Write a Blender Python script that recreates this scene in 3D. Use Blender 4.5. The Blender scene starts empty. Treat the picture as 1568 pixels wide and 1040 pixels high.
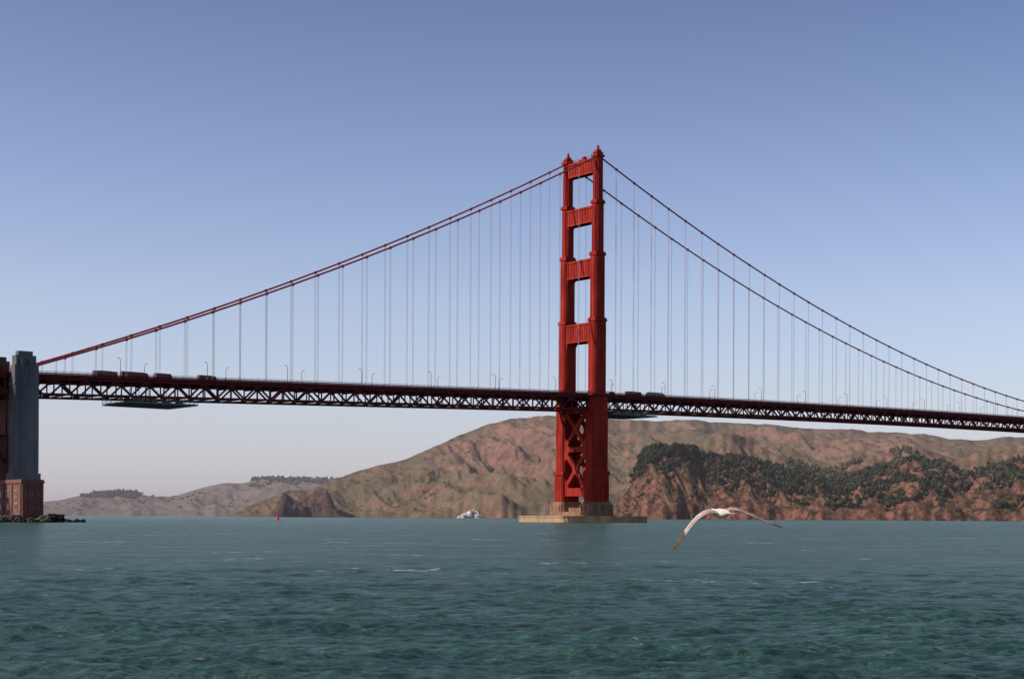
import bpy, math, random
import numpy as np
from mathutils import Vector, Matrix
random.seed(7); rng=np.random.default_rng(7)
scene=bpy.context.scene
COL=scene.collection
F=2272.0/1568.0     # focal length / image width
CAMH=3.5
# ------------------------------------------------------------------ helpers
class MB:
    def __init__(s): s.v=[]; s.f=[]; s.m=[]
    def add(s,vs,fs,m=0):
        o=len(s.v); s.v.extend(vs); s.f.extend([tuple(i+o for i in f) for f in fs]); s.m.extend([m]*len(fs))
    def box(s,x0,x1,y0,y1,z0,z1,m=0):
        s.add([(x0,y0,z0),(x1,y0,z0),(x1,y1,z0),(x0,y1,z0),(x0,y0,z1),(x1,y0,z1),(x1,y1,z1),(x0,y1,z1)],
              [(3,2,1,0),(4,5,6,7),(0,1,5,4),(1,2,6,5),(2,3,7,6),(3,0,4,7)],m)
    def frust(s,cx,cy,z0,z1,a0,b0,a1,b1,m=0):
        v=[(cx-a0,cy-b0,z0),(cx+a0,cy-b0,z0),(cx+a0,cy+b0,z0),(cx-a0,cy+b0,z0),
           (cx-a1,cy-b1,z1),(cx+a1,cy-b1,z1),(cx+a1,cy+b1,z1),(cx-a1,cy+b1,z1)]
        s.add(v,[(3,2,1,0),(4,5,6,7),(0,1,5,4),(1,2,6,5),(2,3,7,6),(3,0,4,7)],m)
    def beam(s,p0,p1,w,h,m=0):
        p0=Vector(p0);p1=Vector(p1);d=(p1-p0)
        if d.length<1e-6: return
        d.normalize()
        up=Vector((0,0,1)) if abs(d.z)<.95 else Vector((1,0,0))
        a=d.cross(up).normalized(); b=a.cross(d).normalized()
        a=a*(w/2); b=b*(h/2)
        vs=[tuple(p+q) for p in (p0,p1) for q in (-a-b,a-b,a+b,-a+b)]
        s.add(vs,[(3,2,1,0),(4,5,6,7),(0,1,5,4),(1,2,6,5),(2,3,7,6),(3,0,4,7)],m)
    def tube(s,pts,rad,n=8,m=0,caps=True):
        N=len(pts); P=[Vector(p) for p in pts]
        if not hasattr(rad,'__len__'): rad=[rad]*N
        vs=[]
        for i,p in enumerate(P):
            d=(P[min(i+1,N-1)]-P[max(i-1,0)]).normalized()
            up=Vector((0,0,1)) if abs(d.z)<.97 else Vector((1,0,0))
            a=d.cross(up).normalized(); b=a.cross(d).normalized()
            for k in range(n):
                t=2*math.pi*k/n; vs.append(tuple(p+(a*math.cos(t)+b*math.sin(t))*rad[i]))
        fs=[]
        for i in range(N-1):
            for k in range(n):
                k2=(k+1)%n; fs.append((i*n+k,i*n+k2,(i+1)*n+k2,(i+1)*n+k))
        if caps: fs.append(tuple(range(n))[::-1]); fs.append(tuple((N-1)*n+k for k in range(n)))
        s.add(vs,fs,m)
    def prism(s,poly,z0,z1,m=0):
        n=len(poly)
        s.add([(x,y,z0) for x,y in poly]+[(x,y,z1) for x,y in poly],
              [tuple(range(n))[::-1],tuple(range(n,2*n))]+[(i,(i+1)%n,(i+1)%n+n,i+n) for i in range(n)],m)
    def obj(s,name,mats,parent=None,smooth=False,loc=None,rz=0):
        me=bpy.data.meshes.new(name); me.from_pydata(s.v,[],s.f)
        for m in mats: me.materials.append(m)
        me.polygons.foreach_set('material_index',s.m)
        if smooth: me.polygons.foreach_set('use_smooth',[True]*len(s.f))
        me.update()
        o=bpy.data.objects.new(name,me); COL.objects.link(o)
        if parent: o.parent=parent
        if loc: o.location=loc
        o.rotation_euler[2]=rz
        return o
def npmesh(name,V,Fq,mats,smooth=True,parent=None,attr=None):
    me=bpy.data.meshes.new(name); k=Fq.shape[1]
    me.vertices.add(len(V)); me.vertices.foreach_set('co',V.astype(np.float32).ravel())
    me.loops.add(Fq.size); me.loops.foreach_set('vertex_index',Fq.astype(np.int32).ravel())
    me.polygons.add(len(Fq)); me.polygons.foreach_set('loop_start',(np.arange(len(Fq))*k).astype(np.int32))
    me.polygons.foreach_set('loop_total',np.full(len(Fq),k,np.int32))
    me.polygons.foreach_set('use_smooth',np.full(len(Fq),smooth,bool))
    for m in mats: me.materials.append(m)
    me.update(calc_edges=True)
    if attr is not None:
        a=me.attributes.new('tint','FLOAT','POINT'); a.data.foreach_set('value',attr.astype(np.float32))
    o=bpy.data.objects.new(name,me); COL.objects.link(o)
    if parent: o.parent=parent
    return o
_perm=rng.permutation(4096).astype(np.int64)
def _h(ix,iy): return _perm[(_perm[ix%4096]+iy)%4096]/4096*2*np.pi
def gnoise(x,y):
    x=np.asarray(x,float);y=np.asarray(y,float)
    ix=np.floor(x).astype(np.int64);iy=np.floor(y).astype(np.int64);fx=x-ix;fy=y-iy
    u=fx*fx*fx*(fx*(fx*6-15)+10);v=fy*fy*fy*(fy*(fy*6-15)+10)
    def g(a,b,dx,dy):
        t=_h(a,b);return np.cos(t)*dx+np.sin(t)*dy
    n0=g(ix,iy,fx,fy)*(1-u)+g(ix+1,iy,fx-1,fy)*u
    n1=g(ix,iy+1,fx,fy-1)*(1-u)+g(ix+1,iy+1,fx-1,fy-1)*u
    return (n0*(1-v)+n1*v)*1.5
def fbm(x,y,o=5,r=.5):
    s=0;a=1
    for i in range(o): s=s+a*gnoise(x*2**i+17*i,y*2**i+31*i);a*=r
    return s
def ridged(x,y,o=4):
    s=0;a=1;t=0
    for i in range(o): s=s+a*(1-np.abs(gnoise(x*2**i+11*i,y*2**i+7*i))*1.6);t+=a;a*=.5
    return s/t
# ------------------------------------------------------------------ materials
def newmat(name):
    m=bpy.data.materials.new(name); m.use_nodes=True; nt=m.node_tree; nt.nodes.clear()
    out=nt.nodes.new('ShaderNodeOutputMaterial'); b=nt.nodes.new('ShaderNodeBsdfPrincipled')
    nt.links.new(b.outputs[0],out.inputs[0]); return m,nt,b
def ramp(nt,fac,stops):
    r=nt.nodes.new('ShaderNodeValToRGB'); e=r.color_ramp.elements
    while len(e)<len(stops): e.new(.5)
    for i,(p,c) in enumerate(stops): e[i].position=p; e[i].color=(*c,1) if len(c)==3 else c
    nt.links.new(fac,r.inputs[0]); return r.outputs[0]
def noise(nt,scale,detail=5,rough=.55,vec=None,mapscale=None,kind='Object'):
    if vec is None:
        tc=nt.nodes.new('ShaderNodeTexCoord'); vec=tc.outputs[kind]
    if mapscale:
        mp=nt.nodes.new('ShaderNodeMapping'); mp.inputs['Scale'].default_value=mapscale
        nt.links.new(vec,mp.inputs[0]); vec=mp.outputs[0]
    n=nt.nodes.new('ShaderNodeTexNoise'); n.inputs['Scale'].default_value=scale
    n.inputs['Detail'].default_value=detail; n.inputs['Roughness'].default_value=rough
    nt.links.new(vec,n.inputs['Vector']); return n.outputs[0]
def mix(nt,fac,a,b,mode='MIX'):
    m=nt.nodes.new('ShaderNodeMix'); m.data_type='RGBA'; m.blend_type=mode
    if isinstance(fac,(int,float)): m.inputs[0].default_value=fac
    else: nt.links.new(fac,m.inputs[0])
    for s,i in ((a,6),(b,7)):
        if isinstance(s,tuple): m.inputs[i].default_value=(*s,1)
        else: nt.links.new(s,m.inputs[i])
    return m.outputs[2]
def bump(nt,b,h,strength,dist):
    n=nt.nodes.new('ShaderNodeBump'); n.inputs['Strength'].default_value=strength; n.inputs['Distance'].default_value=dist
    nt.links.new(h,n.inputs['Height']); nt.links.new(n.outputs[0],b.inputs['Normal']); return n
def simple(name,c0,c1,scale,rough=.6,spec=.3,bs=0,bd=.1,ms=None,lo=.35,hi=.65):
    m,nt,b=newmat(name); n=noise(nt,scale,mapscale=ms)
    nt.links.new(ramp(nt,n,[(lo,c0),(hi,c1)]),b.inputs['Base Color'])
    b.inputs['Roughness'].default_value=rough; b.inputs['Specular IOR Level'].default_value=spec
    if bs: bump(nt,b,n,bs,bd)
    return m
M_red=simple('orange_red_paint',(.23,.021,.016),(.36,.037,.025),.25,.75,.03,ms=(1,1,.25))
M_redshade=simple('shaded_bridge_red',(.085,.014,.018),(.14,.020,.020),.3,.7,.1)  # bridge red darkened: the deck's shade is put into the colour
M_cable=simple('cable_paint',(.24,.03,.035),(.32,.04,.04),.3,.6,.2)
M_rope=simple('rope_paint',(.32,.23,.26),(.40,.30,.33),.3,.7,.1)
M_conc=simple('weathered_concrete',(.10,.10,.11),(.19,.185,.18),.12,.9,.1,.4,.2,ms=(1,1,.3))
M_pier=simple('pier_concrete',(.30,.19,.11),(.46,.31,.19),.2,.9,.1,.4,.2,ms=(1,1,.4))
M_pierd=simple('dark_pier_concrete',(.16,.085,.06),(.34,.20,.12),.2,.9,.1,.4,.2,ms=(1,1,.4))  # darker, redder version of the pier concrete
M_brconc=simple('brown_concrete',(.10,.05,.045),(.16,.075,.06),.12,.9,.1)  # darker, browner concrete for far shafts and cross walls
M_asph=simple('asphalt',(.045,.045,.047),(.06,.06,.06),.8,.9,.1)
M_white=simple('white_paint',(.72,.72,.72),(.8,.8,.8),1,.5,.3)
M_glass=simple('dark_glass',(.02,.02,.025),(.03,.03,.035),1,.1,.5)
M_lamp=simple('lamp_metal',(.20,.11,.10),(.26,.15,.13),1,.5,.3)
M_tyre=simple('rubber',(.02,.02,.02),(.03,.03,.03),2,.8,.2)
M_truckb=simple('vehicle_brown',(.16,.07,.055),(.22,.10,.07),.5,.5,.3)
M_steel=simple('galvanised_steel',(.11,.095,.10),(.22,.19,.19),.5,.6,.1)
M_tarp=simple('grey_tarpaulin',(.35,.28,.24),(.5,.42,.36),.6,.8,.1)
M_rock=simple('wet_rock',(.02,.018,.016),(.11,.085,.065),.35,.9,.2,.8,.5)
M_guano=simple('pale_rock',(.25,.22,.2),(.62,.58,.54),.12,.9,.1,.5,1)
M_brick,nt,b=newmat('fort_brick')
n1=noise(nt,.5,6); n2=noise(nt,4,4)
c=mix(nt,n2,ramp(nt,n1,[(.3,(.17,.058,.042)),(.7,(.30,.115,.078))]),(.12,.055,.042))
nt.links.new(c,b.inputs['Base Color']); b.inputs['Roughness'].default_value=.9; bump(nt,b,n2,.3,.1)
# ------------------------------------------------------------------ bridge
PHI=math.radians(39.3); BX,BY=42.6,912.6
CP,SP=math.cos(PHI),math.sin(PHI)
def loc2w(x,y,z=0): return (BX+CP*x-SP*y, BY+SP*x+CP*y, z)
bridge=bpy.data.objects.new('suspension_bridge',None); COL.objects.link(bridge)
bridge.location=(BX,BY,0); bridge.rotation_euler[2]=PHI
SPAN=1280.;SIDE=348.
def deckz(t):
    if t<-SIDE: return 67.7
    if t<0: return 78+10.3*t/SIDE
    if t<=SPAN: return 78+7.2*(1-((t-SPAN/2)/(SPAN/2))**2)
    return 78-10.3*(t-SPAN)/SIDE
def cablez(t):
    if t<0: a=-t/SIDE; return 223*(1-a)+71.8*a-8*4*a*(1-a)
    if t<=SPAN: return 88.5+134.5*((t-SPAN/2)/(SPAN/2))**2
    a=(t-SPAN)/SIDE; return 223*(1-a)+71.8*a-8*4*a*(1-a)
HW=13.7
SEG=[(12.5,30,8.8,14.4),(30,76,8.0,13.0),(76,123,7.0,10.2),(123,163,6.0,8.5),(163,194.5,5.2,7.0),(194.5,222,4.6,5.9)]
def build_tower(tx,suffix):
    emp=bpy.data.objects.new('tower'+suffix,None); COL.objects.link(emp); emp.parent=bridge; emp.location=(tx,0,0)
    for nm,sy in (('leg_near',-1),('leg_far',1)):
        mb=MB(); cy=sy*HW
        for i,(z0,z1,W,L) in enumerate(SEG):
            mb.box(-L/2+.5,L/2-.5,cy-W/2+.5,cy+W/2-.5,z0,z1)
            mb.box(-L/2,L/2,cy-W/2+1.1,cy+W/2-1.1,z0,z1-1.5)
            mb.box(-L/2+1.2,L/2-1.2,cy-W/2,cy+W/2,z0,z1-1.5)
            for k in (-.26,0,.26):
                mb.box(L*k-.35,L*k+.35,cy-W/2-.15,cy+W/2+.15,z0,z1-3)
            for k in (-.18,.18):
                mb.box(-L/2-.2,L/2+.2,cy+W*k-.3,cy+W*k+.3,z0,z1-3)
            if i>0:
                mb.box(-L/2-.75,L/2+.75,cy-W/2-.55,cy+W/2+.55,z0-.9,z0+.5)
                mb.box(-L/2-.35,L/2+.35,cy-W/2-.25,cy+W/2+.25,z0+.5,z0+1.4)
            z=z0+8
            while z<z1-6:
                mb.box(-L/2-.06,L/2+.06,cy-W/2-.06+1.1,cy+W/2+.06-1.1,z,z+.25); z+=8
        mb.box(-3.3,3.3,cy-2.6,cy+2.6,222,223.2)
        mb.box(-2.6,2.6,cy-1.7,cy+1.7,223.2,225)
        mb.frust(0,cy,225,226.6,2.2,1.4,1.2,.9)
        mb.tube([(0,cy,226.6),(0,cy,228.2)],.8,8); mb.tube([(0,cy,228.2),(0,cy,229.6)],[.9,.15],8)
        mb.tube([(1.8,cy,225),(1.8,cy,227.5)],.12,5)
        for sx in (-1,1):
            for q in (-2.4,0,2.4): mb.beam((sx*3.2,cy+q,223.2),(sx*3.2,cy+q,224.4),.12,.12)
            mb.beam((sx*3.2,cy-2.5,224.4),(sx*3.2,cy+2.5,224.4),.12,.12)
        mb.obj(nm,[M_red],emp)
    mb=MB()
    def strut(z0,z1,W,L,hn):
        yi=HW-W/2-.0; t=L/2-.9
        mb.box(-t,t,-yi,yi,z0,z1)
        mb.box(-t-.4,t+.4,-yi,yi,z1-1.3,z1); mb.box(-t-.4,t+.4,-yi,yi,z0,z0+1.2)
        n=9
        for k in range(n):
            y=-yi+1.6+(2*yi-3.2)*k/(n-1)
            mb.box(-t-.3,t+.3,y-.42,y+.42,z0+1.8,z1-1.9)
        for s in (-1,1):
            for st in range(3):
                a=hn*(1-st/3.0)*.5; zz=z0-hn*(st+1)/3.
                y0,y1=sorted((s*yi,s*(yi-a)))
                mb.box(-t+.3+.1*st,t-.3-.1*st,y0,y1,zz,zz+hn/3.)
    strut(212.5,221.5,4.6,5.9,1.6)
    strut(182.5,192.5,5.2,7.0,1.8)
    strut(149.5,160.5,6.0,8.5,2.0)
    strut(110,121.5,7.0,10.2,2.6)
    mb.box(-2.2,2.2,-4,2,221.5,222.3); mb.box(-1.2,1.2,-2.5,-.5,222.3,224.2)
    for y in range(-10,11,2): mb.beam((-2.4,y,221.5),(-2.4,y,222.9),.12,.12)
    mb.beam((-2.4,-11,222.9),(-2.4,11,222.9),.15,.15)
    mb.obj('portal_struts',[M_red],emp)
    mb=MB()
    yi=HW-4
    for x in (-4.6,4.6):
        for z0,z1 in ((46,68),(21,43)):
            mb.beam((x,-yi,z0),(x,yi,z1),1.6,2.5); mb.beam((x+.05,yi,z0),(x+.05,-yi,z1),1.5,2.4)
            mb.box(x-.9,x+.9,-2.3,2.3,(z0+z1)/2-2.6,(z0+z1)/2+2.6)
            for s in (-1,1):
                for zz,q in ((z0,1),(z1,-1)):
                    mb.add([(x-.85,s*yi,zz-q*1),(x-.85,s*(yi-4.5),zz-q*1),(x-.85,s*yi,zz+q*6),(x+.85,s*yi,zz-q*1),(x+.85,s*(yi-4.5),zz-q*1),(x+.85,s*yi,zz+q*6)],
                       [(0,1,2),(5,4,3),(0,3,4,1),(1,4,5,2),(2,5,3,0)])
    for z0,z1 in ((66.5,70.5),(43,46.2),(16,21)):
        mb.box(-5.4,5.4,-yi,yi,z0,z1)
    mb.obj('cross_bracing',[M_red],emp)
    return emp
build_tower(0,''); build_tower(SPAN,'_across_channel')
for tx,sfx in ((0,''),(SPAN,'_across_channel')):
    mb=MB()
    def oct_(a,b,c): return [(-a+c,-b),(a-c,-b),(a,-b+c),(a,b-c),(a-c,b),(-a+c,b),(-a,b-c),(-a,-b+c)]
    mb.prism(oct_(11,22,3),-3,4.5); mb.prism(oct_(10.2,21,3),4.5,6.5)
    for s in (-1,1):
        P=oct_(9.2,6.6,1.5); mb.prism([(x,y+s*HW) for x,y in P],6.5,11)
        P=oct_(8.2,5.5,1.2); mb.prism([(x,y+s*HW) for x,y in P],11,12.5)
        for k in (-5,-2.5,0,2.5,5): mb.box(k-.5,k+.5,s*HW-6.85,s*HW+6.85,6.5,10.4)
        for k in (-3.5,0,3.5): mb.box(-9.45,9.45,s*HW+k-.5,s*HW+k+.5,6.5,10.4)
    mb.box(-5,5,-8,8,6.5,9)
    o=mb.obj('pier'+sfx,[M_pierd],bridge); o.location=(tx,0,0)
    if sfx=='':
        N=72; vs=[];fs=[]
        prof=[(1.0,-3),(1.0,2.9),(1.012,3.0),(1.012,3.9),(.93,3.9),(.93,-3)]
        for k in range(N):
            t=2*math.pi*k/N; c,s_=math.cos(t),math.sin(t)
            ex=.8; cx=math.copysign(abs(c)**ex,c); sy=math.copysign(abs(s_)**ex,s_)
            for q,z in prof: vs.append((25*q*cx,48*q*sy,z))
        np_=len(prof)
        for k in range(N):
            k2=(k+1)%N
            for j in range(np_-1): fs.append((k*np_+j,k2*np_+j,k2*np_+j+1,k*np_+j+1))
        mb=MB(); mb.add(vs,fs)
        o=mb.obj('fender',[M_pier],bridge); o.location=(tx,0,0)
T0,T1=-470,SPAN+SIDE
P=7.62
ts=[T0+P*i for i in range(int((T1-T0)/P)+1)]
def neartower(t): return abs(t)<6.4 or abs(t-SPAN)<6.4
mb=MB(); rd=MB(); rl=MB()
for i in range(len(ts)-1):
    t0,t1=ts[i],ts[i+1]; z0,z1=deckz(t0),deckz(t1)
    rd.add([(t0,-12.6,z0-.25),(t1,-12.6,z1-.25),(t1,12.6,z1-.25),(t0,12.6,z0-.25),(t0,-12.6,z0),(t1,-12.6,z1),(t1,12.6,z1),(t0,12.6,z0)],
           [(3,2,1,0),(4,5,6,7),(0,1,5,4),(2,3,7,6)],0)
    for yy in (-6,-3,0.1,3,6):
        rd.add([(t0,yy-.08,z0+.01),(t0+3,yy-.08,z0+.01+(z1-z0)*3/P),(t0+3,yy+.08,z0+.01+(z1-z0)*3/P),(t0,yy+.08,z0+.01)],[(0,1,2,3)],1)
    for s in (-1,1):
        y=s*HW
        mb.beam((t0,s*13.4,z0-.05),(t1,s*13.4,z1-.05),2.9,.5)
        mb.beam((t0,s*14.75,z0-.55),(t1,s*14.75,z1-.55),.25,1.3)
        if not neartower((t0+t1)/2):
            mb.beam((t0,y,z0-1.9),(t1,y,z1-1.9),.9,1.0)
            mb.beam((t0,y,z0-9.0),(t1,y,z1-9.0),.9,1.0)
            if i%2==0: mb.beam((t0,y,z0-8.8),(t1,y,z1-2),.75,.8)
            else: mb.beam((t0,y,z0-2),(t1,y,z1-8.8),.75,.8)
            mb.beam((t0,y,z0-9.),(t0,y,z0-1.6),.5,.55)
        rl.beam((t0,s*14.8,z0+1.45),(t1,s*14.8,z1+1.45),.2,.16)
        rl.beam((t0,s*14.8,z0+.35),(t1,s*14.8,z1+.35),.12,.12)
        for k in range(8):
            a=k/8; tt=t0+P*a; zz=z0+(z1-z0)*a
            w=.3 if k%4==0 else .13
            rl.box(tt-w/2,tt+w/2,s*14.8-.05,s*14.8+.05,zz+.2,zz+1.4)
        rl.beam((t0,s*12.2,z0+.8),(t1,s*12.2,z1+.8),.12,.5)
    mb.box(t0-.25,t0+.25,-13.3,13.3,z0-3.0,z0-.9)
    mb.beam((t0,-13.3,z0-9.),(t0,13.3,z0-9.),.4,.5)
    if i%2==0:
        mb.beam((t0,-13.3,z0-9.1),(t1,0,z1-9.1),.4,.4); mb.beam((t0,13.3,z0-9.1),(t1,0,z1-9.1),.4,.4)
    else:
        mb.beam((t0,0,z0-9.1),(t1,-13.3,z1-9.1),.4,.4); mb.beam((t0,0,z0-9.1),(t1,13.3,z1-9.1),.4,.4)
    for y in (-9,-5,-1.5,1.5,5,9): mb.beam((t0,y,z0-.6),(t1,y,z1-.6),.3,.75)
    mb.beam((t0,-10.5,z0-3.6),(t1,-10.5,z1-3.6),.6,.6)
for tx in (0,SPAN):
    for s in (-1,1):
        z=deckz(tx); 
        mb.box(tx-9,tx+9,min(s*14.9,s*19.6),max(s*14.9,s*19.6),z-1.3,z-.1)
        rl.box(tx-9,tx+9,s*19.5-.1,s*19.5+.1,z+1.3,z+1.5)
        for k in range(19): rl.box(tx-9+k-.1,tx-9+k+.1,s*19.5-.06,s*19.5+.06,z-.1,z+1.3)
        for q in (-9,9): rl.box(tx+q-.1,tx+q+.1,min(s*14.9,s*19.5),max(s*14.9,s*19.5),z-.1,z+1.4)
mb.obj('stiffening_truss',[M_redshade],bridge)
rd.obj('roadway',[M_asph,M_white],bridge)
rl.obj('railing',[M_redshade],bridge)
mb=MB()
for s in (-1,1):
    for a_,b_,n_ in ((-SIDE-4,0,48),(0,SPAN,150),(SPAN,SPAN+SIDE,48)):
        mb.tube([(t,s*HW,cablez(t)) for t in np.linspace(a_,b_,n_)],.48,8)
mb.obj('main_cables',[M_cable],bridge)
mb=MB(); cb=MB()
for s in (-1,1):
    for n in list(range(-22,107)):
        t=n*15.24
        if neartower(t) or t<-SIDE+8 or t>SPAN+SIDE-5: continue
        zt,zb=cablez(t),deckz(t)-1.5
        if zt-zb<2: continue
        for q in (-.3,.3):
            mb.box(t+q-.055,t+q+.055,s*HW-.055,s*HW+.055,zb,zt)
        cb.box(t-.5,t+.5,s*HW-.62,s*HW+.62,zt-.75,zt+.62)
mb.obj('suspender_ropes',[M_rope],bridge); cb.obj('cable_bands',[M_cable],bridge)
def pylon(tc_,mat_near,mat_far,name):
    for s,mt in ((-1,mat_near),(1,mat_far)):
        mb=MB(); cy=s*16.2
        L,W=11.,7.
        mb.box(-L/2-.8,L/2+.8,cy-W/2-.8,cy+W/2+.8,-2,22)
        mb.box(-L/2,L/2,cy-W/2,cy+W/2,22,71)
        mb.box(-L/2+.9,L/2-.9,cy-W/2+.8,cy+W/2-.8,71,75.4)
        mb.box(-L/2+2.2,L/2-2.2,cy-W/2+1.6,cy+W/2-1.6,75.4,77.4)
        mb.box(-L/2-.35,L/2+.35,cy-W/2-.35,cy+W/2+.35,62,62.9)
        for k in (-4.6,4.6):
            mb.box(k-.85,k+.85,cy-W/2-.35,cy+W/2+.35,23,61.9)
        for k in (-1.9,1.9): mb.box(k-.8,k+.8,cy-W/2-.25,cy+W/2+.25,63.5,73.5)
        for k in (-2.2,2.2): mb.box(-L/2-.3,L/2+.3,cy+k-.5,cy+k+.5,23,61.9)
        z=24.5
        while z<61: mb.box(-L/2-.03,L/2+.03,cy-W/2-.03,cy+W/2+.03,z,z+.18); z+=3.2
        o=mb.obj(name+('_near' if s<0 else '_far'),[mt],bridge); o.location=(tc_,0,0)
    mb=MB(); mb.box(-3.5,3.5,-12.7,12.7,40,56); mb.box(-3.5,3.5,-12.7,12.7,4,14)
    o=mb.obj(name+'_crosswall',[mat_far],bridge); o.location=(tc_,0,0)
pylon(-SIDE-7.5,M_conc,M_brconc,'pylon')
pylon(-SIDE-118,M_conc,M_brconc,'pylon_landward')
mb=MB()
for s in (-1,1):
    pr=None
    for k in range(13):
        a=k/12; t=-SIDE-14-a*98; z=26+34*(1-(2*a-1)**2)
        if pr: mb.beam(pr,(t,s*12,z),1.2,1.6)
        mb.beam((t,s*12,z),(t,s*12,59),.7,.7); pr=(t,s*12,z)
mb.obj('steel_arch',[M_redshade],bridge)
# ------------------------------------------------------------------ lamps
lm=MB()
lm.tube([(0,0,0),(0,0,1.0),(0,0,8.2)],[.28,.17,.12],6)
lm.tube([(0,0,7.9),(0,.9,8.9),(0,2.0,9.0)],.1,5)
lm.box(-.25,.25,1.7,2.7,8.75,9.05); lm.box(-.35,.35,-.35,.35,0,.6)
first=None
for s in (-1,1):
    for n in range(-8,36):
        t=n*45.72+(12 if s<0 else -8)
        if abs(t)<9 or abs(t-SPAN)<9 or t<-SIDE+3 and t>-SIDE-18: continue
        w=loc2w(t,s*14.3,deckz(t)+.2)
        if first is None:
            o=lm.obj('street_lamp',[M_lamp]); first=o
        else:
            o=bpy.data.objects.new('street_lamp',first.data); COL.objects.link(o)
        o.location=w; o.rotation_euler[2]=PHI+(0 if s<0 else math.pi)
# ------------------------------------------------------------------ vehicles on deck
def vehicle(name,L,W,H,cab,body,t,lane):
    mb=MB()
    if cab:
        mb.box(-L/2,L/2-2.6,-W/2,W/2,1.0,H,0)
        mb.box(L/2-2.4,L/2-.8,-W/2+.1,W/2-.1,.7,min(2.9,H),0); mb.box(L/2-.8,L/2,-W/2+.1,W/2-.1,.7,1.8,0)
        mb.add([(L/2-.8,-W/2+.2,1.8),(L/2-.2,-W/2+.2,1.8),(L/2-.8,-W/2+.2,2.8),(L/2-.8,W/2-.2,1.8),(L/2-.2,W/2-.2,1.8),(L/2-.8,W/2-.2,2.8)],[(0,1,2),(5,4,3),(1,4,5,2)],2)
        mb.box(-L/2,L/2-.2,-W/2+.3,W/2-.3,.6,.95,3)
    else:
        mb.box(-L/2,L/2,-W/2,W/2,.5,1.6,0); mb.box(-L/2+.1,L/2-.15,-W/2+.06,W/2-.06,1.6,2.5,2); mb.box(-L/2,L/2-.1,-W/2,W/2,2.5,H,0)
        for k in range(9): 
            x=-L/2+.3+k*(L-.8)/8; mb.box(x-.08,x+.08,-W/2-.01,W/2+.01,1.6,2.5,0)
        mb.box(-L/4,L/4,-.7,.7,H,H+.2,0)
    for x in (-L/2+1.8,-L/2+3.,L/2-1.5):
        for s in (-1,1): mb.tube([(x,s*W/2-s*.35,.5),(x,s*(W/2+.02),.5)],.5,10,3)
    o=mb.obj(name,[body,M_white,M_glass,M_tyre]); o.location=loc2w(t,lane,deckz(t)+.02); o.rotation_euler[2]=PHI
    return o
vehicle('truck',14,2.6,3.1,True,M_truckb,-298,-8)
vehicle('bus',12,2.6,3.0,False,M_truckb,-313,-8)
vehicle('truck',9,2.6,2.9,True,M_truckb,-283,-8)
vehicle('truck',10,2.6,3.1,True,M_truckb,-257,-4)
vehicle('bus',12,2.6,2.9,False,M_truckb,36,-8)
def platform(t0,t1,tarp):
    emp=bpy.data.objects.new('maintenance_platform',None); COL.objects.link(emp)
    emp.location=loc2w((t0+t1)/2,0,deckz((t0+t1)/2)-9.4); emp.rotation_euler[2]=PHI
    h=(t1-t0)/2; mb=MB()
    mb.box(-h,h,-15.5,15.5,-2.5,-2.35)
    for y in (-15.5,-8,0,8,15.5):
        mb.beam((-h,y,-2.9),(h,y,-2.9),.3,.6)
    n=int(h*2/2.4)
    for k in range(n+1):
        x=-h+2*h*k/n
        mb.beam((x,-15.5,-3.),(x,15.5,-3.),.3,.3)
        for y in (-15.5,15.5): mb.beam((x,y,-2.4),(x,y,-.6 if k%2 else 3.2),.2,.2)
    for y in (-15.5,15.5):
        for z in (-1.6,-.8): mb.beam((-h,y,z),(h,y,z),.14,.14)
        for k in range(n): mb.beam((-h+2*h*k/n,y,-2.4),(-h+2*h*(k+1)/n,y,-.8),.14,.14)
    mb.obj('deck_frame',[M_steel],emp)
    mb=MB()
    for k in range(4):
        x=-h+h*.3+k*h*.4; mb.box(x,x+2.5,-13,-9,-2.35,-.8+.5*(k%2))
        mb.box(x-2,x-.5,-5,-2,-2.35,.3-.5*(k%2))
    mb.obj('equipment',[M_tarp if tarp else M_steel],emp)
platform(-304,-268,False)
platform(12,50,True)
mb=MB()
pl=[(-7,0),(-7,1.5),(-5,2.4),(5,2.4),(7,1.5),(7,0)]
vs=[(x,y,z) for y in (-1.3,1.3) for x,z in pl]
mb.add(vs,[(0,1,2,3,4,5),(11,10,9,8,7,6)]+[(i,i+6,(i+1)%6+6,(i+1)%6) for i in range(6)])
for k in range(-3,4): mb.box(k*2-.08,k*2+.08,-1.36,1.36,0,2.44)
mb.obj('tarpaulin_shelter',[M_tarp],None,loc=loc2w(50,-13.2,deckz(50)+.25),rz=PHI)
# ------------------------------------------------------------------ fort
fort=bpy.data.objects.new('brick_fort',None); COL.objects.link(fort)
fx,fy=-751/2272*636,636.
fort.location=(fx,fy,0); fort.rotation_euler[2]=PHI
mb=MB()
FH=18.4
mb.box(0,9.6,0,46,1.5,FH-1.6)
mb.box(-.45,10.05,-.45,46.4,FH-1.6,FH-.9); mb.box(-.2,9.8,-.2,46.2,FH-.9,FH)
mb.box(-.35,9.95,-.35,46.3,1.2,3.2)
for k in range(5):
    y=1.0+k*9.9; mb.box(-.4,.1,y-.5,y+.5,3.2,FH-1.6)
for k in range(4):
    x=.6+k*2.8; mb.box(x-.45,x+.45,-.5,.1,3.2,FH-1.6)
mb.obj('walls',[M_brick],fort)
mb=MB()
for k in range(4):
    y=5.9+k*9.9
    for z in (5.2,11.0):
        mb.box(-.02,.3,y-1.4,y+1.4,z,z+2.5)
for k in range(3):
    x=2.0+k*2.8
    for z in (5.2,11.0): mb.box(x-.45,x+.45,-.02,.3,z,z+2.1)
mb.obj('window_openings',[M_glass],fort)
mb=MB()
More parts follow.
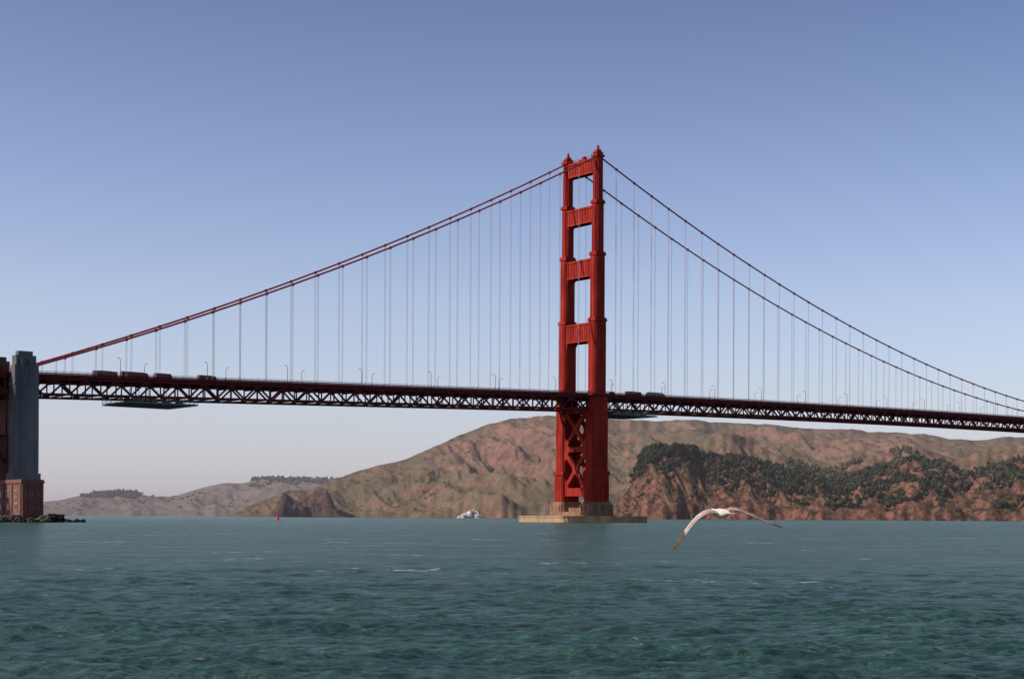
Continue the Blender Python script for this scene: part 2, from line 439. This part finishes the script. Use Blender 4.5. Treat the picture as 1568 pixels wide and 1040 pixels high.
for k in range(4):
    y=5.9+k*9.9
    for z in (5.2,11.0):
        mb.box(-.3,-.03,y-1.8,y+1.8,z-.35,z-.05); mb.box(-.25,-.03,y-1.7,y+1.7,z+2.55,z+2.95)
mb.obj('window_sills',[M_pier],fort)
mb=MB()
mb.box(-8,-.7,-6,46,1.0,3.0); mb.box(-.7,13,-6,-.7,1.0,3.0)
mb.obj('seawall',[M_rock],fort)
import bmesh
def rocks(name,cent,mat,seed):
    r=random.Random(seed)
    bm=bmesh.new()
    for (x,y,z,s) in cent:
        g=bmesh.ops.create_icosphere(bm,subdivisions=2,radius=1)
        sx,sy,sz=s*r.uniform(.8,1.4),s*r.uniform(.8,1.4),s*r.uniform(.6,1.); ph=r.random()*9
        for v in g['verts']:
            c=v.co; k=1+.28*math.sin(c.x*4+ph)*math.cos(c.y*5+ph)+.2*math.sin(c.z*7+ph*2)
            v.co=Vector((x+c.x*sx*k,y+c.y*sy*k,z+c.z*sz*k))
    me=bpy.data.meshes.new(name); bm.to_mesh(me); bm.free(); me.materials.append(mat)
    o=bpy.data.objects.new(name,me); COL.objects.link(o); return o
cent=[]
for k in range(320):
    x=random.uniform(-46,17); y=random.uniform(-12,-5)
    if x>9: y=random.uniform(-12,20)
    wx=fx+CP*x-SP*y; wy=fy+SP*x+CP*y
    s=random.uniform(.7,1.7); cent.append((wx,wy,random.uniform(-.3,1.2 if y<-9 else 2.6),s))
for k in range(120):
    y=random.uniform(-12,50); x=random.uniform(-14,-8); wx=fx+CP*x-SP*y; wy=fy+SP*x+CP*y
    cent.append((wx,wy,random.uniform(-.3,1.6),random.uniform(.8,1.8)))
for k in range(50):
    x=random.uniform(14,26); y=random.uniform(-6,26); wx=fx+CP*x-SP*y; wy=fy+SP*x+CP*y
    cent.append((wx,wy,random.uniform(-.6,.3),random.uniform(.7,1.5)))
rocks('shoreline_rocks',cent,M_rock,3)
mb=MB(); poly=[(-9,-7),(14,-7),(16,24),(40,48),(30,80),(-260,120),(-360,-60),(-60,-20)]
mb.prism(poly,-3,1.4); mb.obj('shore_ground',[M_rock],None,loc=(fx,fy,0),rz=PHI)
# ------------------------------------------------------------------ hills
def hill_mat(name,rockA,rockB,grass,scrub,scale,gm,dark=.55,bd=8,bs=.9,fine=.5):
    m,nt,b=newmat(name)
    n1=noise(nt,scale,8,.6); n2=noise(nt,scale*4.5,8,.7); n3=noise(nt,scale*.35,6,.6); n4=noise(nt,.09,7,.75,mapscale=(1.2,.6,.7))
    geo=nt.nodes.new('ShaderNodeNewGeometry'); sep=nt.nodes.new('ShaderNodeSeparateXYZ'); nt.links.new(geo.outputs['Normal'],sep.inputs[0])
    rock=ramp(nt,n2,[(.3,rockA),(.62,rockB)])
    gr=ramp(nt,n1,[(.35,grass),(.6,scrub)])
    ad=nt.nodes.new('ShaderNodeMath'); ad.operation='ADD'; nt.links.new(n3,ad.inputs[0])
    mu=nt.nodes.new('ShaderNodeMath'); mu.operation='MULTIPLY'; mu.inputs[1].default_value=.55; nt.links.new(sep.outputs[2],mu.inputs[0]); nt.links.new(mu.outputs[0],ad.inputs[1])
    fac=ramp(nt,ad.outputs[0],[(gm,(0,0,0)),(gm+.16,(1,1,1))])
    c=mix(nt,fac,rock,gr)
    dk=ramp(nt,n2,[(.40,(dark,dark,dark)),(.52,(1,1,1))])
    c=mix(nt,.85,c,dk,'MULTIPLY')
    dk2=ramp(nt,n4,[(.36,(.42,.42,.40)),(.50,(1,1,1)),(.66,(1.35,1.3,1.25))])
    c=mix(nt,fine,c,dk2,'MULTIPLY')
    nt.links.new(c,b.inputs['Base Color']); b.inputs['Roughness'].default_value=.95; b.inputs['Specular IOR Level'].default_value=.05
    b1=bump(nt,b,n2,bs,bd)
    b2=nt.nodes.new('ShaderNodeBump'); b2.inputs['Strength'].default_value=bs; b2.inputs['Distance'].default_value=bd*.55
    nt.links.new(n4,b2.inputs['Height']); nt.links.new(b1.outputs[0],b2.inputs['Normal']); nt.links.new(b2.outputs[0],b.inputs['Normal'])
    return m
M_far=hill_mat('far_hill_ground',(.15,.108,.10),(.19,.137,.125),(.15,.118,.10),(.12,.093,.08),.006,.75,.8,4,.5,.3)  # distance haze lifted into these pale, low-contrast base colours
M_hill=hill_mat('hill_ground',(.150,.073,.052),(.222,.120,.084),(.170,.112,.068),(.112,.088,.050),.006,.78,.68,6,.8,.6)
M_cliff=hill_mat('cliff_ground',(.12,.050,.036),(.29,.138,.092),(.155,.098,.056),(.072,.062,.034),.013,.84,.34,11,1.,.95)
M_dcliff=hill_mat('dark_cliff_ground',(.05,.036,.032),(.12,.075,.06),(.10,.07,.05),(.08,.06,.045),.02,1.0,.45,8,.9,.7)
def hor(px): return 790.5+(px-784)*.0047
def surf(ctrl,shore,ridge):
    xs=np.array([c[0] for c in ctrl],float); ys=np.array([c[1] for c in ctrl],float)
    def f(px,s,gully,cl,seed,spur,fine):
        px=np.asarray(px,float); s=np.asarray(s,float)
        S=np.interp(px,[c[0] for c in shore],[c[1] for c in shore]); R=np.interp(px,[c[0] for c in ridge],[c[1] for c in ridge])
        y=(np.interp(px,xs,ys)+np.interp(px-8,xs,ys)+np.interp(px+8,xs,ys))/3
        H=np.maximum((hor(px)-y),0)*R/2272+CAMH*.5
        d=S+(R-S)*s
        d=d+ (S*.012)*gnoise(px/60+seed,px*0+3)+ (S*.004)*gnoise(px/14+seed,px*0+5)
        X=(px-784)/2272*d
        g=np.where(s<=1, cl*np.clip(s/.06,0,1)+(1-cl)*np.clip(s,0,1)**spur, 1-((s-1)/.9)**2*.8)
        w=np.clip(np.sin(np.pi*np.clip(s,0,1)),0,1)**.6
        sk=X+.55*d
        r1=ridged(sk/210+seed+.25*fbm(X/300,d/300,2),d/800+seed,5)
        r2=ridged((X+.3*d)/60+seed,d/170,4)
        r3=ridged((X+.2*d)/22+seed,d/70,3)
        n=fbm(X/90+seed,d/90,5)
        z=H*g+w*H*gully*(r1-.75)+w*fine*(r2-.6)*22+w*fine*(r3-.6)*8+w*H*.06*n+(1-w)*(H*.012+1.2)*n*np.clip(s*4,0,1)
        z=np.where(s<=0,-2,z)
        return X,d,z
    return f
def terrain(name,ctrl,shore,ridge,p0,p1,nx,ns,mat,gully,cl,seed,spur=.9,fine=.5):
    f=surf(ctrl,shore,ridge)
    px=np.linspace(p0,p1,nx); s=np.concatenate([[-.02,0],np.linspace(.004,.06,8),np.linspace(.07,1,ns),np.linspace(1.03,1.9,12)])
    PX,S=np.meshgrid(px,s)
    X,D,Z=f(PX,S,gully,cl,seed,spur,fine)
    V=np.stack([X.ravel(),D.ravel(),Z.ravel()],1)
    r,c=S.shape; i=np.arange(r*c).reshape(r,c)
    Fq=np.stack([i[:-1,:-1].ravel(),i[:-1,1:].ravel(),i[1:,1:].ravel(),i[1:,:-1].ravel()],1)
    npmesh(name,V,Fq,[mat])
    return lambda a,b: f(a,b,gully,cl,seed,spur,fine)
ctA=[(-400,740),(-100,765),(40,772),(66,768),(100,763),(130,757),(190,753),(240,760),(265,760),(300,749),(345,738),(375,739),(395,733),(430,733),(480,734),(540,728),(700,735),(900,760)]
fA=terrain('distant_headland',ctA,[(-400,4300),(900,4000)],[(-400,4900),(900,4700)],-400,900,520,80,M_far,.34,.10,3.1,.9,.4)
ctB=[(350,791),(358,787),(375,776),(395,768),(420,757),(440,750),(470,750),(500,738),(540,723),(580,713),(620,703),(660,686),(700,665),(740,650),(780,641),(830,636),(880,637),(930,641),(1000,643),(1080,644),(1150,648),(1250,655),(1350,660),(1420,664),(1460,671),(1490,675),(1530,669),(1568,668),(1700,655),(2000,600),(2500,560)]
fB=terrain('hillside',ctB,[(350,3000),(700,2850),(2500,2500)],[(350,3150),(500,3300),(800,3700),(2500,3700)],350,2500,1300,170,M_hill,.40,.10,7.7,.9,.5)
ctD=[(1000,760),(1040,700),(1070,676),(1095,664),(1112,660),(1140,666),(1180,690),(1220,706),(1260,722),(1300,706),(1350,692),(1390,685),(1430,691),(1470,702),(1500,690),(1540,681),(1568,679),(1700,660),(2100,640)]
fD=terrain('grassy_ridge',ctD,[(1000,2750),(2100,2450)],[(1000,2950),(2100,2800)],1000,2100,700,90,M_hill,.32,.1,12.3)
ctC=[(925,791),(940,776),(950,762),(965,744),(978,716),(990,700),(1005,692),(1050,689),(1075,699),(1130,703),(1180,714),(1230,727),(1270,735),(1310,727),(1350,716),(1400,703),(1440,708),(1462,722),(1480,729),(1520,714),(1568,703),(1650,690),(2000,640),(2500,600)]
fC=terrain('coastal_cliff',ctC,[(925,2420),(1300,2330),(2500,1900)],[(925,2500),(1050,2560),(1300,2700),(2500,2300)],925,2500,1900,170,M_cliff,.50,.13,21.5,.75,1.3)
ctE=[(415,792),(422,784),(425,760),(430,749),(438,746),(443,758),(448,770),(458,764),(468,762),(478,752),(490,744),(500,744),(507,754),(512,776),(520,788),(530,792)]
terrain('dark_sea_cliff',ctE,[(415,2870),(530,2830)],[(415,2930),(530,2890)],415,530,240,60,M_dcliff,.3,.4,31.5,.6,.6)
# ------------------------------------------------------------------ trees
def ico(n):
    bm=bmesh.new(); bmesh.ops.create_icosphere(bm,subdivisions=n,radius=1)
    V=np.array([v.co[:] for v in bm.verts]); Fc=np.array([[v.index for v in f.verts] for f in bm.faces]); bm.free(); return V,Fc
IV,IF=ico(2)
M_tree,nt,b=newmat('dark_foliage')
at=nt.nodes.new('ShaderNodeAttribute'); at.attribute_name='tint'
nn=noise(nt,.35,5)
c=ramp(nt,at.outputs['Fac'],[(0,(.024,.030,.018)),(.5,(.046,.050,.026)),(1,(.12,.098,.055))])
c=mix(nt,.8,c,ramp(nt,nn,[(.38,(.35,.35,.35)),(.6,(1.3,1.3,1.2))]),'MULTIPLY')
nt.links.new(c,b.inputs['Base Color']); b.inputs['Roughness'].default_value=.95; b.inputs['Specular IOR Level'].default_value=.05
def trees(name,spots):
    Vs=[];Fs=[];T=[];o=0
    for (x,y,z,h,tint) in spots:
        nl=rng.integers(3,6)
        for k in range(nl):
            r=h*rng.uniform(.15,.33)
            cx=x+rng.normal()*h*.32; cy=y+rng.normal()*h*.32; cz=z+h*rng.uniform(.15,.9)
            d=1+rng.uniform(-.45,.45,len(IV))
            V=IV*d[:,None]*np.array([r,r,r*rng.uniform(.7,1.4)])+np.array([cx,cy,cz])
            Vs.append(V);Fs.append(IF+o);o+=len(IV);T.append(np.full(len(IV),np.clip(tint+rng.normal()*.2,0,1)))
    if Vs: npmesh(name,np.concatenate(Vs),np.concatenate(Fs),[M_tree],False,None,np.concatenate(T))
def scatter(f,n,p0,p1,s0,s1,cond,h0,h1,tint=.4):
    out=[]
    px=rng.uniform(p0,p1,n*8); s=rng.uniform(s0,s1,n*8)
    X,D,Z=f(px,s)
    keep=cond(px,s,X,D)
    for i in np.nonzero(keep)[0][:n]:
        out.append((X[i],D[i],Z[i]-1.5,h0+(h1-h0)*rng.random()**1.7,tint+.35*float(fbm(X[i]/120,D[i]/120,2))))
    return out
def cC(px,s,X,D):
    nz=fbm(X/70+5,D/70,4)
    lo=np.interp(px,[950,990,1060,1090,1150,1250,1300,1450,1480,1568,1700],[.95,.82,.80,.55,.36,.25,.2,.2,.55,.4,.3])
    return (s+nz*.5>lo)&(fbm(X/28+15,D/28,2)>-.3)
sp=scatter(fC,3000,968,1720,.08,1.2,cC,6,14,.35)
sp+=scatter(fC,150,985,1075,.9,1.12,lambda p,s,X,D:s>0,10,17,.15)
sp+=scatter(fC,700,950,1700,.05,1.0,lambda p,s,X,D:fbm(X/40+25,D/40,3)>.3,3,7,.7)
trees('distant_trees',sp)
sp=scatter(fD,1500,1180,1620,.1,1.0,lambda p,s,X,D:(fbm(X/90+9,D/90,4)*1.3+np.interp(p,[1180,1280,1440,1480,1620],[-.1,.35,.3,-.2,.0])-.7*s)>-.15,5,12,.8)
trees('hillside_scrub',sp)
sp=scatter(fA,300,125,250,.8,1.05,lambda p,s,X,D:fbm(X/200,D/200,2)+np.interp(p,[125,150,195,230,250],[0,.5,.4,-.2,-.2])>.0,8,15,.85)  # pale tint puts distance haze into the foliage colour
sp+=scatter(fA,260,385,500,.85,1.05,lambda p,s,X,D:fbm(X/90,D/90,2)>-.2,7,13,.85)
sp+=scatter(fA,300,60,700,.1,1.0,lambda p,s,X,D:fbm(X/130,D/130,3)>.3,4,8,.95)
trees('headland_trees',sp)
sp=scatter(fB,1200,430,1500,.05,.95,lambda p,s,X,D:(fbm(X/110+2,D/110+4,4))>.33,2,5,.95)
trees('hillside_bushes',sp)
cent=[]
for k in range(26):
    p=random.uniform(700,744); a=1-abs(p-724)/24; d=2700
    cent.append(((p-784)/2272*d,d+random.uniform(-6,6),random.uniform(0,12)*a,random.uniform(3,7)))
rocks('pale_shore_rocks',cent,M_guano,8)
# ------------------------------------------------------------------ sea haze (real scattering air mass over the strait)
mb=MB(); mb.box(-4500,5500,1750,7500,.6,420)
hm=bpy.data.materials.new('thin_haze'); hm.use_nodes=True; nt=hm.node_tree; nt.nodes.clear()
out=nt.nodes.new('ShaderNodeOutputMaterial'); vs_=nt.nodes.new('ShaderNodeVolumeScatter'); vs_.inputs['Color'].default_value=(.90,.86,1,1)
vs_.inputs['Density'].default_value=.00008; vs_.inputs['Anisotropy'].default_value=.0
nt.links.new(vs_.outputs[0],out.inputs['Volume'])
mb.obj('haze',[hm])
# ------------------------------------------------------------------ water
M_water,nt,b=newmat('sea_water')
tc=nt.nodes.new('ShaderNodeTexCoord'); V=tc.outputs['Object']
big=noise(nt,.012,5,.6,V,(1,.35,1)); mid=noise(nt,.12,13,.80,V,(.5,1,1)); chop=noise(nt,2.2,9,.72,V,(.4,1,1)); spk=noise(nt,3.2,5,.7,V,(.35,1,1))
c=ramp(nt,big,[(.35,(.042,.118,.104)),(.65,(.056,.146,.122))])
c=mix(nt,ramp(nt,mid,[(.40,(0,0,0)),(.60,(1,1,1))]),mix(nt,1.0,c,(.62,.68,.70),'MULTIPLY'),mix(nt,1.0,c,(1.45,1.32,1.32),'MULTIPLY'))  # wind streaks, plus light and dark of wave slopes put into colour
c=mix(nt,1.0,c,ramp(nt,chop,[(.36,(.42,.50,.52)),(.50,(1,1,1)),(.64,(2.0,1.75,1.7))]),'MULTIPLY')  # bright crests and dark troughs of near chop painted into the colour
c=mix(nt,ramp(nt,spk,[(.665,(0,0,0)),(.70,(.75,.75,.75))]),c,(.66,.66,.60))  # crest sparkle painted as small pale flecks
foamn=noise(nt,1.3,9,.75,V,(.4,1.0,1)); foamb=noise(nt,.07,4,.6,V)
mu=nt.nodes.new('ShaderNodeMath'); mu.operation='MULTIPLY'; nt.links.new(foamn,mu.inputs[0]); nt.links.new(foamb,mu.inputs[1])
foam=ramp(nt,mu.outputs[0],[(.360,(0,0,0)),(.378,(1,1,1))])
c=mix(nt,foam,c,(.72,.72,.68))
nt.links.new(c,b.inputs['Base Color'])
b.inputs['Roughness'].default_value=.24; b.inputs['IOR'].default_value=1.33; b.inputs['Specular IOR Level'].default_value=.38
w1=noise(nt,6,7,.7,V,(.6,1,1)); w2=noise(nt,1.6,7,.7,V,(.45,1,1)); w3=noise(nt,.25,6,.7,V,(.4,1,1))
b1=nt.nodes.new('ShaderNodeBump'); b1.inputs['Strength'].default_value=1; b1.inputs['Distance'].default_value=.24; nt.links.new(w1,b1.inputs['Height'])
b2=nt.nodes.new('ShaderNodeBump'); b2.inputs['Strength'].default_value=1; b2.inputs['Distance'].default_value=.9; nt.links.new(w2,b2.inputs['Height'])
b3=nt.nodes.new('ShaderNodeBump'); b3.inputs['Strength'].default_value=1; b3.inputs['Distance'].default_value=4; nt.links.new(w3,b3.inputs['Height'])
nt.links.new(b3.outputs[0],b2.inputs['Normal']); nt.links.new(b2.outputs[0],b1.inputs['Normal']); nt.links.new(b1.outputs[0],b.inputs['Normal'])
fa=np.radians(np.linspace(-22,22,860)); ca=np.radians(np.linspace(22,338,80)[1:-1])
ang=np.concatenate([fa,ca]); na=len(ang)
pp=np.arange(420,8,-.5); rr=np.concatenate([[1,4,9,14],2272*3.5/pp,[1150,1400,1800,2500,4000,8000,20000,60000]])
A,R=np.meshgrid(ang,rr); X=R*np.sin(A); Y=R*np.cos(A)
spc=np.gradient(rr)[:,None]+0*A
Z=np.zeros_like(X); DX=np.zeros_like(X); DY=np.zeros_like(X)
for k in range(46):
    lam=.28*(3.4/.28)**(k/45); th=math.radians(-96+rng.normal()*30); kx,ky=math.cos(th),math.sin(th); kk=2*math.pi/lam
    a=.018*lam*(1 if lam<.9 else (.9/lam)**.8); fade=np.clip(lam/(2.2*spc)-.8,0,1)*(np.abs(A)<.42)
    ph=kk*(kx*X+ky*Y)+rng.uniform(0,6.28)
    Z+=a*fade*np.sin(ph); DX-=.6*a*fade*kx*np.cos(ph); DY-=.6*a*fade*ky*np.cos(ph)
grp=.85+.5*np.clip(fbm(X/9,Y/6,3),-1,1)
Z*=grp
V=np.stack([(X+DX).ravel(),(Y+DY).ravel(),Z.ravel()],1)
r=len(rr); i=np.arange(r*na).reshape(r,na); j=np.roll(i,-1,1)
Fq=np.stack([i[:-1].ravel(),i[1:].ravel(),j[1:].ravel(),j[:-1].ravel()],1)[:,::-1]
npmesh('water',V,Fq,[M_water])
# ------------------------------------------------------------------ buoy
mb=MB(); X=(425-784)/2272*1120
mb.tube([(0,0,-.5),(0,0,.2),(0,0,1.0)],[1.2,1.4,1.2],12); 
for k in range(4):
    t=k*math.pi/2; mb.tube([(math.cos(t),math.sin(t),1),(.3*math.cos(t),.3*math.sin(t),3.4)],.16,5)
mb.tube([(0,0,3.0),(0,0,3.3),(0,0,4.4)],[.8,.6,.2],8); mb.tube([(0,0,1.0),(0,0,3.0)],[1.0,.5],8)
mb.obj('channel_buoy',[simple('buoy_red',(.6,.03,.03),(.7,.05,.04),1)],None,loc=(X,1120,0))
# ------------------------------------------------------------------ seagull
gull=bpy.data.objects.new('seagull',None); COL.objects.link(gull)
G=18.2; SC=2272/G
def gp(px,py,dd=0): return ((px-1104)/SC, dd, (785-py)/SC)
M_fea=simple('white_feathers',(.50,.42,.38),(.72,.64,.60),12,.8,.1)
M_wing=simple('grey_wing_feathers',(.24,.17,.15),(.42,.33,.30),9,.8,.1)
M_tip=simple('brown_wingtip_feathers',(.06,.035,.02),(.18,.09,.055),14,.8,.1)
M_beak=simple('yellow_beak',(.6,.35,.05),(.7,.42,.06),8,.5,.3)
BR=math.radians(24)
mb=MB()
bp=[(-.21,.012,-.005),(-.15,.030,0),(-.06,.055,-.004),(.03,.062,-.006),(.10,.050,.0),(.15,.034,.012),(.185,.034,.022),(.21,.029,.024),(.235,.012,.022)]
mb.tube([(0,y,z) for y,r_,z in bp],[r_ for y,r_,z in bp],14)
o=mb.obj('body',[M_fea],gull,True,rz=BR)
mb=MB(); mb.tube([(0,.232,.020),(0,.262,.016),(0,.285,.008)],[.011,.008,.002],8); mb.obj('beak',[M_beak],gull,True,rz=BR)
mb=MB()
for k in range(9):
    a=(k-4)/4*.30; x0=.02*(k-4)/4
    mb.add([(x0-.010,-.17,.0),(x0+.010,-.17,.0),(x0+.013+math.sin(a)*.11,-.17-.11*math.cos(a),-.012+.001*(k%2)),(x0-.013+math.sin(a)*.11,-.17-.11*math.cos(a),-.012+.001*(k%2))],[(0,1,2,3)])
mb.obj('tail',[M_fea],gull,rz=BR)
def wing(name,stations,mat_i):
    mb=MB(); n=10; vs=[];fs=[];ms=[]
    for (x,z,yl,ch,tw) in stations:
        for k in range(n):
            a=k/(n-1); top=.10*math.sin(math.pi*a**.6)*ch
            vs.append((x,yl-ch*a,z+top*.9+tw*(a)))
    N=len(stations)
    for st in range(N-1):
        for k in range(n-1):
            fs.append((st*n+k,(st+1)*n+k,(st+1)*n+k+1,st*n+k+1)); ms.append(0 if k<3 and st<N*mat_i else 1 if st<N*mat_i else 2)
    off=len(vs)
    vs2=[(x,y,z-.010) for x,y,z in vs]
    mb.v=vs+vs2; mb.f=fs+[tuple(i+off for i in f)[::-1] for f in fs]; mb.m=[m for m in ms]+[1 if m<2 else 2 for m in ms]
    for st in range(N-1):
        for k in (0,n-1):
            mb.f.append((st*n+k,(st+1)*n+k,(st+1)*n+k+off,st*n+k+off)); mb.m.append(2 if st>=N*mat_i else 0 if k==0 else 1)
    for q in range(12):
        a=.40+.52*q/11; fi=a*(N-1); st=min(int(fi),N-2); fr=fi-st
        A_=[stations[st][j]*(1-fr)+stations[st+1][j]*fr for j in range(5)]
        dx=stations[st+1][0]-stations[st][0]; dz=stations[st+1][1]-stations[st][1]; l=math.hypot(dx,dz); dx/=l;dz/=l
        L=.06+.04*(q/11); ty=A_[2]-A_[3]
        p=Vector((A_[0],ty+.03,A_[1]+A_[4]))
        e=p+Vector((dx*L*.6,-L*.8,dz*L*.6)); wv=Vector((dx*.016,0,dz*.016))
        mb.add([tuple(p-wv),tuple(p+wv),tuple(e+wv*.4),tuple(e-wv*.4)],[(0,1,2,3)],2 if st>=N*mat_i else 1)
    mb.obj(name,[M_fea,M_wing,M_tip],gull,True)
L=[]
for px,py,yl,ch,tw in ((1098,783,.08,.16,-.02),(1088,780,.10,.17,-.03),(1078,783,.12,.17,-.04),(1068,790,.10,.165,-.04),(1058,800,.06,.15,-.05),(1048,813,.02,.12,-.05),(1040,824,-.02,.085,-.05),(1034,833,-.06,.05,-.04),(1030,838,-.09,.015,-.02)):
    x,_,z=gp(px,py); L.append((x,z,yl,ch,tw))
wing('wing_lowered',L,.45)
L=[]
for px,py,yl,ch,tw in ((1108,781,.08,.16,-.02),(1120,777,.10,.165,-.02),(1132,779,.11,.16,-.02),(1145,784,.09,.15,-.02),(1158,790,.06,.13,-.015),(1170,796,.02,.10,-.012),(1182,801,-.03,.065,-.01),(1190,804,-.07,.035,-.005),(1195,806,-.10,.01,0)):
    x,_,z=gp(px,py); L.append((x,z,yl,ch,tw))
wing('wing_outstretched',L,.6)
gull.location=((1104-784)/SC,G,CAMH+(791.8-785)/SC)
# ------------------------------------------------------------------ world, sun
SUNAZ=Vector((-.95,-.30)).normalized(); EL=math.radians(42)
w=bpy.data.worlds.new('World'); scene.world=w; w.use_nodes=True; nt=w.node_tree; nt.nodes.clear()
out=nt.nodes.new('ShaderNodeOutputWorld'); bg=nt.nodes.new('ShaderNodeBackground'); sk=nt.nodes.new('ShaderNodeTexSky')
sk.sky_type='NISHITA'; sk.sun_disc=False; sk.sun_elevation=EL; sk.sun_rotation=math.atan2(SUNAZ.x,SUNAZ.y)%(2*math.pi)
sk.air_density=1.0; sk.dust_density=1.0; sk.ozone_density=2.5; sk.altitude=0
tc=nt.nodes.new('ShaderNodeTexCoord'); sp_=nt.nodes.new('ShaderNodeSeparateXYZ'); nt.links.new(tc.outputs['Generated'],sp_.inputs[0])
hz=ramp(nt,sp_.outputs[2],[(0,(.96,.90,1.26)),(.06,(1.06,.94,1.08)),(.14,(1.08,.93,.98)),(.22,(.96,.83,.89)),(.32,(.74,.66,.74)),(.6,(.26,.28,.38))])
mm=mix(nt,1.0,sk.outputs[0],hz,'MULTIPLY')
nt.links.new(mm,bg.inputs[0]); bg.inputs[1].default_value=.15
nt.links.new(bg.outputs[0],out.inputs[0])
sd=bpy.data.lights.new('sun','SUN'); sd.energy=5; sd.angle=math.radians(.5); sd.color=(1,.92,.82)
so=bpy.data.objects.new('sun',sd); COL.objects.link(so)
dirv=Vector((SUNAZ.x*math.cos(EL),SUNAZ.y*math.cos(EL),math.sin(EL)))
so.rotation_euler=dirv.to_track_quat('Z','Y').to_euler(); so.location=(0,0,500)
# ------------------------------------------------------------------ camera
cd=bpy.data.cameras.new('camera'); cam=bpy.data.objects.new('camera',cd); COL.objects.link(cam)
cd.sensor_width=36; cd.lens=36*F; cd.shift_y=(790.5-520)/1568; cd.clip_start=.5; cd.clip_end=120000
cam.location=(0,0,CAMH); cam.rotation_euler=(math.radians(90),math.radians(-.27),0)
scene.camera=cam
scene.view_settings.view_transform='Standard'; scene.view_settings.look='None'; scene.view_settings.exposure=0
